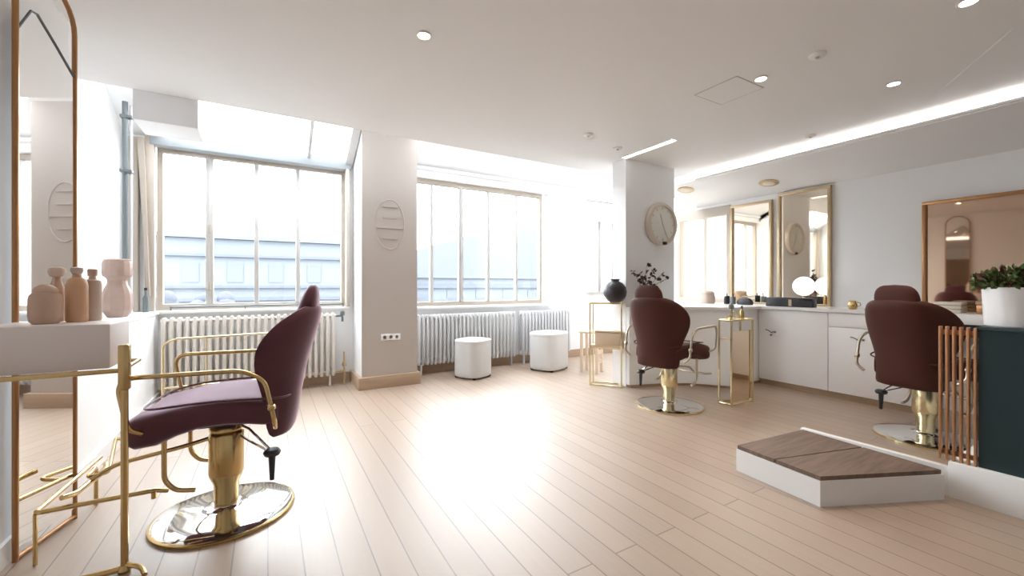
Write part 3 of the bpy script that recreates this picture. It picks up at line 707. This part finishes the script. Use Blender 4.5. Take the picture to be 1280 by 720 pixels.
# ------------------------------------------------------------------ clock
ck = thing('wall_clock', 'round pale wall clock hanging on the white column', 'clock', (3.88, CY0, 1.80))
rot = Matrix.Rotation(PI/2, 4, 'X')
bm = NB(); add_lathe(bm, [(0, 0.001), (.225, .001), (.24, .012), (.243, .05), (.230, .066), (.205, .066), (.200, .045)], seg=56, mtx=rot); obj('rim', bm, 'clockrim', ck)
bm = NB(); add_lathe(bm, [(0, .040), (.203, .040), (.203, .046), (0, .046)], seg=56, mtx=rot); obj('face', bm, 'clockface', ck)
def hand(L, a, w):
    bm = NB(); add_box(bm, -w, w, -.052, -.048, -.02, L, mtx=Matrix.Rotation(a, 4, 'Y')); return bm
obj('hand', hand(.12, math.radians(-18), .004), 'relief', ck); obj('hand', hand(.155, math.radians(152), .003), 'relief', ck)
bm = NB()
for k in range(12):
    a = k*PI/6; add_box(bm, -.003, .003, -.050, -.046, .165, .19, mtx=Matrix.Rotation(a, 4, 'Y'))
obj('hour_marks', bm, 'relief', ck)
obj('pendulum_knob', boxes([(-.02, .05, -.075, -.02, -.235, -.20)], bev=.01), 'black', ck)

# ------------------------------------------------------------------ small brass console (center right)
cc = thing('brass_console', 'narrow brass framed console with bronze mirrored front by the counter', 'console table', (3.63, 2.25, 0))
W_, D_, H_ = .335, .12, .78
for x_ in (0, W_):
    for y_ in (0, D_):
        bm = NB(); add_tube(bm, [(x_, y_, 0), (x_, y_, H_)], .0095, 10); obj('leg', bm, 'brasspale', cc)
for zz in (.015, H_):
    bm = NB(); add_tube(bm, fillet([(0, 0, zz), (W_, 0, zz), (W_, D_, zz), (0, D_, zz)], .012, closed=True), .009, 8, closed=True); obj('frame_rail', bm, 'brasspale', cc)
obj('mirror_panel', boxes([(.012, W_-.012, .012, .018, .025, H_-.10)]), 'bronzelight', cc)
obj('shelf', boxes([(.01, W_-.01, .02, D_-.005, .60, .615)]), 'beigebox', cc)
obj('top', boxes([(.0, W_, .0, D_, H_-.008, H_)]), 'brasspale', cc)
t = thing('gold_faucet', 'curved gold tap-shaped ornament on the narrow brass console', 'ornament', (3.73, 2.315, H_+.001))
bm = NB(); add_lathe(bm, [(0, 0), (.035, 0), (.037, .012), (.012, .02), (.012, .10), (0, .10)], seg=20); obj('stem', bm, 'brasspale', t)
bm = NB(); add_tube(bm, fillet([(-.07, 0, .03), (-.03, -.02, .05), (0, 0, .06), (.05, .0, .07), (.09, 0, .03)], .02), .008, 8); obj('spout', bm, 'brasspale', t)
bm = NB(); add_lathe(bm, [(0, .10), (.022, .10), (.024, .13), (.015, .145), (0, .145)], seg=18); obj('head', bm, 'greypipe', t)
t = thing('gold_bottle', 'slim gold bottle on the right end of the narrow console', 'bottle', (3.90, 2.315, H_+.001))
bm = NB(); add_lathe(bm, [(0, 0), (.02, 0), (.022, .01), (.022, .07), (.009, .09), (.009, .10), (0, .10)], seg=18); obj('body', bm, 'brass', t)
bm = NB(); add_lathe(bm, [(0, .10), (.012, .10), (.009, .125), (0, .128)], seg=14); obj('cap', bm, 'greypipe', t)

# brass étagère by the column
ang = math.atan2(-.30, .21)
et = thing('brass_etagere', 'tall pale brass shelving frame standing left of the white column', 'shelf', (3.07, 3.53, 0), ang)
W_, D_, H_ = .34, .15, .905
for x_ in (0, W_):
    for y_ in (0, D_):
        bm = NB(); add_tube(bm, [(x_, y_, 0), (x_, y_, H_)], .009, 8); obj('leg', bm, 'brasspale', et)
for zz in (.012, .42, H_):
    bm = NB(); add_tube(bm, [(0, 0, zz), (W_, 0, zz), (W_, D_, zz), (0, D_, zz)], .008, 8, closed=True); obj('frame_rail', bm, 'brasspale', et)
obj('shelf', boxes([(0, W_, 0, D_, .425, .445)]), 'beigebox', et); obj('top', boxes([(0, W_, 0, D_, H_, H_+.012)]), 'brasspale', et)
t = thing('beige_box', 'beige box on the middle shelf of the brass shelving', 'box', (3.07, 3.53, .445), ang)
obj('body', boxes([(.05, W_-.02, .02, D_-.02, 0, .14)], bev=.006), 'beigebox', t); obj('lid', boxes([(.045, W_-.015, .015, D_-.015, .141, .16)], bev=.004), 'beigebox', t)
# step stool
ss = thing('step_stool', 'small beige timber stool with three slats near the larger pouf', 'stool', (3.55, 4.05, 0), .5)
for x_ in (-.09, .09):
    for y_ in (-.1, .1):
        obj('leg', boxes([(x_-.015, x_+.015, y_-.015, y_+.015, 0, .50)]), 'beigebox', ss)
obj('seat', boxes([(-.12, .12, -.13, .13, .50, .53)], bev=.01), 'beigebox', ss)
for zz in (.12, .24, .36): obj('slat', boxes([(-.085, .085, -.112, -.10, zz, zz+.05)]), 'beigebox', ss)
# round dark vase
dv = thing('round_vase', 'round charcoal vase on top of the brass shelving', 'vase', (3.245, 3.325, .917))
bm = NB(); add_lathe(bm, [(0, 0), (.05, 0), (.085, .02), (.118, .07), (.125, .115), (.115, .165), (.08, .21), (.045, .228), (.042, .24), (.055, .252), (.045, .254), (.034, .24), (0, .22)], seg=40); obj('body', bm, 'darkpot', dv)
# twig arrangement on the counter
tv = thing('twig_vase', 'dark-leaved twigs in a small vase behind the oxblood chair', 'plant', (3.50, 3.15, CZ))
bm = NB(); add_lathe(bm, [(0, 0), (.035, 0), (.045, .03), (.04, .09), (.022, .13), (.026, .15), (.02, .15), (0, .12)], seg=24); obj('vase', bm, 'pinkpot', tv)
random.seed(3)
bm = NB(); lv = NB()
def leaf(b, p, d, L, w):
    d = d.normalized(); s = d.cross(Vector((random.uniform(-1, 1), random.uniform(-1, 1), random.uniform(-.4, 1)))).normalized(); u = d.cross(s)*.15*L
    pts = [p, p+d*L*.35+s*w+u, p+d*L*.75+s*w*.7+u*.6, p+d*L, p+d*L*.75-s*w*.7+u*.6, p+d*L*.35-s*w+u]
    vs = [b.verts.new(q) for q in pts]; md = b.verts.new(p+d*L*.5-u*.8)
    for k in range(6): b.faces.new((vs[k], vs[(k+1) % 6], md))
for dx, dz in ((-.13, .33), (-.05, .30), (.0, .26), (.10, .33), (.20, .30), (.24, .26), (.04, .40)):
    a = Vector((0, 0, .10)); e = Vector((dx, -dx*.45+random.uniform(-.03, .03), dz+.05)); m_ = (a+e)/2+Vector((-dx*.25, 0, .05))
    pts = [a*(1-s)**2+m_*2*s*(1-s)+e*s*s for s in [k/8 for k in range(9)]]
    add_tube(bm, pts, .003, 6)
    for k in range(4, 9, 2):
        for _ in range(4):
            leaf(lv, pts[k]+Vector((random.uniform(-.01, .01),)*3), Vector((random.uniform(-1, 1), random.uniform(-1, 1), random.uniform(-.6, .9))), random.uniform(.035, .055), .015)
obj('stem', bm, 'twig', tv); obj('foliage', lv, 'darkleaf', tv, sharp=10)

# ------------------------------------------------------------------ platform, plinth, teal counter, slats
pl = thing('step_platform', 'low white step platform topped with dark walnut boards', 'platform', (2.42, 1.45, 0))
Q = [Vector(p) for p in ((2.405, 1.46), (2.364, 1.007), (3.0, .72), (3.05, 1.40))]
o_ = Vector((2.42, 1.45))
bm = NB(); add_prism(bm, [tuple(q-o_) for q in Q], 0, .128); obj('body', bm, 'trimwhite', pl)
cen = sum(Q, Vector((0, 0)))/4
def lerp2(u, v): return (Q[1]*(1-u)+Q[2]*u)*(1-v)+(Q[0]*(1-u)+Q[3]*u)*v
for u0, u1, v0, v1 in ((.0, 1, .0, .50), (.0, 1, .505, .995)):
    bm = NB(); e = .012
    add_prism(bm, [tuple(lerp2(a_, b_)-o_) for a_, b_ in ((u0+.01, v0+.012), (u1-.01, v0+.012), (u1-.01, v1), (u0+.01, v1))], .1285, .150)
    obj('top_board', bm, 'walnut', pl)
struct('trim_7', boxes([(3.062, 3.10, .72, 1.42, 0, .152), (3.055, 4.3, YF+.01, .72, 0, .185)], bev=.003), 'trimwhite')
tc_ = thing('reception_counter', 'dark teal reception counter on white plinth at right edge', 'counter', (3.09, -.9, .1855))
obj('body', boxes([(0, .55, 0, 1.52, 0, .69)]), 'teal', tc_); obj('top', boxes([(-.004, .56, -.01, 1.525, .6905, .708)], bev=.002), 'teal', tc_)
sc_ = thing('slat_screen', 'upright copper toned wooden slat screen at left end of teal counter', 'screen', (3.075, .62, .1855))
for k in range(6):
    y_ = .008+k*.0255
    obj('slat', boxes([(0, .03, y_-.0045, y_+.0055, 0, .70)], bev=.0015), 'slat', sc_)
obj('rail', boxes([(.031, .04, 0, .14, .02, .045), (.031, .04, 0, .14, .655, .68)]), 'slat', sc_)
# pot with plant
pt = thing('potted_plant', 'leafy green and dark red plant in white pot on teal counter', 'plant', (3.235, .515, .8935))
bm = NB(); add_lathe(bm, [(0, 0), (.108, 0), (.114, .006), (.122, .19), (.120, .198), (.112, .198), (.110, .17), (0, .165)], seg=48); obj('pot', bm, 'pot', pt)
bm = NB(); add_lathe(bm, [(0, .165), (.108, .171), (0, .178)], seg=24); obj('soil', bm, 'black', pt)
random.seed(11)
gb, rb = NB(), NB()
for k in range(430):
    a = random.uniform(0, 2*PI); r = .145*math.sqrt(random.random()); z = .185+random.random()*(.085*(1-(r/.19)**2)+.02)
    p = Vector((r*math.cos(a), r*math.sin(a), z)); d = Vector((math.cos(a)*r*6, math.sin(a)*r*6, random.uniform(.1, 1)))+Vector((random.uniform(-.5, .5), random.uniform(-.5, .5), random.uniform(-.3, .3)))
    leaf(gb if random.random() < .62 else rb, p, d, random.uniform(.025, .045), .013)
obj('foliage', gb, 'leaf', pt, sharp=10); obj('red_foliage', rb, 'redleaf', pt, sharp=10)
bm = NB()
for k in range(14):
    a = 2*PI*k/14; add_tube(bm, [(.03*math.cos(a), .03*math.sin(a), .17), (.10*math.cos(a), .10*math.sin(a), .23)], .003, 6)
obj('stems', bm, 'leaf', pt)

# ------------------------------------------------------------------ outside: hazy city
struct('ground_outside', boxes([(-120, 160, 6.0, 240, -9.2, -9.0)]), 'ground')
b = thing('far_building', 'long pale grey-blue building block across the street outside left window', 'building', (0, 30, -9))
obj('wall', boxes([(-16, 8.5, 0, 10, 0, 12.85)]), 'bld', b)
obj('roof', boxes([(-16.3, 8.8, -.3, 10, 12.86, 13.1)]), 'bld3', b)
for zz in (11.8, 9.95, 9.2, 8.5): obj('cornice', boxes([(-16.05, 8.55, -.25, .0, zz, zz+.14)]), 'bld2', b)
obj('ground_floor', boxes([(-16.1, 8.6, -.35, -.02, 6, 8.3)]), 'bld3', b)
for k in range(11):
    obj('window', boxes([(-15+k*2.15, -14.2+k*2.15, -.05, .02, 10.3, 11.4)]), 'bld3', b)
b = thing('far_building', 'pale grey building block seen through the middle window', 'building', (9.2, 32, -9))
obj('wall', boxes([(0, 16, 0, 10, 0, 10.7)]), 'bld', b); obj('roof', boxes([(-.2, 16.2, -.3, 10, 10.71, 10.9)]), 'bld3', b)
for zz in (9.9, 8.6): obj('cornice', boxes([(0, 16, -.25, -.01, zz, zz+.3)]), 'bld2', b)
for k in range(6): obj('window', boxes([(.8+k*2.6, 1.9+k*2.6, -.05, .02, 9.05, 9.75)]), 'bld3', b)
b = thing('sun_blocker', 'cream rendered wing added outside right wall window to stop the sun', 'building', (8.2, -6, -9))  # block added to keep direct sun out of the right wall window
obj('wall', boxes([(0, 6, 0, 17, 0, 17)]), 'blocker', b); obj('cornice', boxes([(-.15, 6, -.1, 17.1, 17.01, 17.3)]), 'blocker', b)
bm = NB(); nn = 26; prof = []
for k in range(nn+1):
    x = -60+k*8; z = 6+.6*math.sin(k*1.7)+13.5*math.exp(-((x-67)/30)**2)
    prof.append((x, z))
add_prism(bm, [(-60, -9)]+prof+[(-60+nn*8, -9)], -128, -100, Matrix.Rotation(PI/2, 4, 'X'))
struct('ground_hills', bm, 'hill')
random.seed(5)
for x, y, s, lab in ((-5.0, 20, .95, 'small hazy street tree outside at the left edge of left window'), (-1.9, 20, 1.0, 'hazy street tree outside near the second pane of left window'), (-3.9, 22, .9, 'hazy tree between two others outside the left window')):
    t = thing('street_tree', lab, 'tree', (x, y, -9), 0, None)
    bm = NB(); add_tube(bm, [(0, 0, 0), (0, 0, 9.2)], .12, 8); obj('trunk', bm, 'tree', t)
    bm = NB()
    for k in range(7):
        bmesh.ops.create_icosphere(bm, subdivisions=2, radius=random.uniform(.28, .42)*s, matrix=Matrix.Translation((random.uniform(-.5, .5), random.uniform(-.4, .4), 9.25+random.uniform(-.5, .35))))
    obj('crown', bm, 'tree', t)

# ------------------------------------------------------------------ light
w = bpy.data.worlds.new('World'); bpy.context.scene.world = w; w.use_nodes = True
bg = w.node_tree.nodes['Background']; bg.inputs[0].default_value = (.89, .95, 1.0, 1); bg.inputs[1].default_value = 5.0
def light(kind, name, loc, energy, rot=(0, 0, 0), color=(1, 1, 1), **k):
    l = bpy.data.lights.new(name, kind); l.energy = energy; l.color = color
    for a_, v_ in k.items(): setattr(l, a_, v_)
    o = bpy.data.objects.new(name, l); C.objects.link(o); o.location = loc; o.rotation_euler = rot
    return o
sd = Vector((-1.0, -.5, -.32))
sun = light('SUN', 'sun', (6, 20, 8), 3.0, color=(1, .97, .94), angle=math.radians(2)); sun.rotation_euler = sd.to_track_quat('-Z', 'Y').to_euler()
for x, y in ((.74, 2.22), (2.83, 1.55), (3.68, 1.13), (2.93, .62)):
    light('SPOT', 'downlight_beam', (x, y, ZC-.02), 12, color=(1, .86, .70), spot_size=math.radians(120), spot_blend=.8, shadow_soft_size=.04)
def portal(loc, sx, sy, d):
    l = bpy.data.lights.new('window_portal', 'AREA'); l.shape = 'RECTANGLE'; l.size = sx; l.size_y = sy; l.energy = 1
    o = bpy.data.objects.new('window_portal', l); C.objects.link(o); o.location = loc
    o.rotation_euler = Vector(d).to_track_quat('-Z', 'Y').to_euler(); l.cycles.is_portal = True
portal((-.05, YB+.20, 1.66), 1.75, 1.66, (0, -1, 0)); portal((2.54, YB+.20, 1.65), 2.1, 1.7, (0, -1, 0)); portal((4.69, YB+.20, 1.68), .6, 1.5, (0, -1, 0))
portal((XR+.15, 3.76, 1.5), .8, 1.26, (-1, 0, 0)); portal((-.05, 4.66, 2.86), 1.7, 1.17, (0, -.46, -.89))

# ------------------------------------------------------------------ camera
cam = bpy.data.cameras.new('camera'); co = bpy.data.objects.new('camera', cam); C.objects.link(co)
co.location = (0, 0, 1.10); yaw = math.atan(305/520)
co.rotation_euler = (PI/2, 0, -yaw)
cam.sensor_width = 36; cam.lens = 520/1280*36; cam.shift_y = -3/1280; cam.clip_start = .02; cam.clip_end = 600
s = bpy.context.scene; s.camera = co
s.view_settings.view_transform = 'Standard'; s.view_settings.look = 'None'; s.view_settings.gamma = 1; s.view_settings.use_curve_mapping = False
s.view_settings.exposure = 1.55
s.cycles.use_denoising = True; s.cycles.max_bounces = 12; s.cycles.diffuse_bounces = 8; s.cycles.sample_clamp_indirect = 8
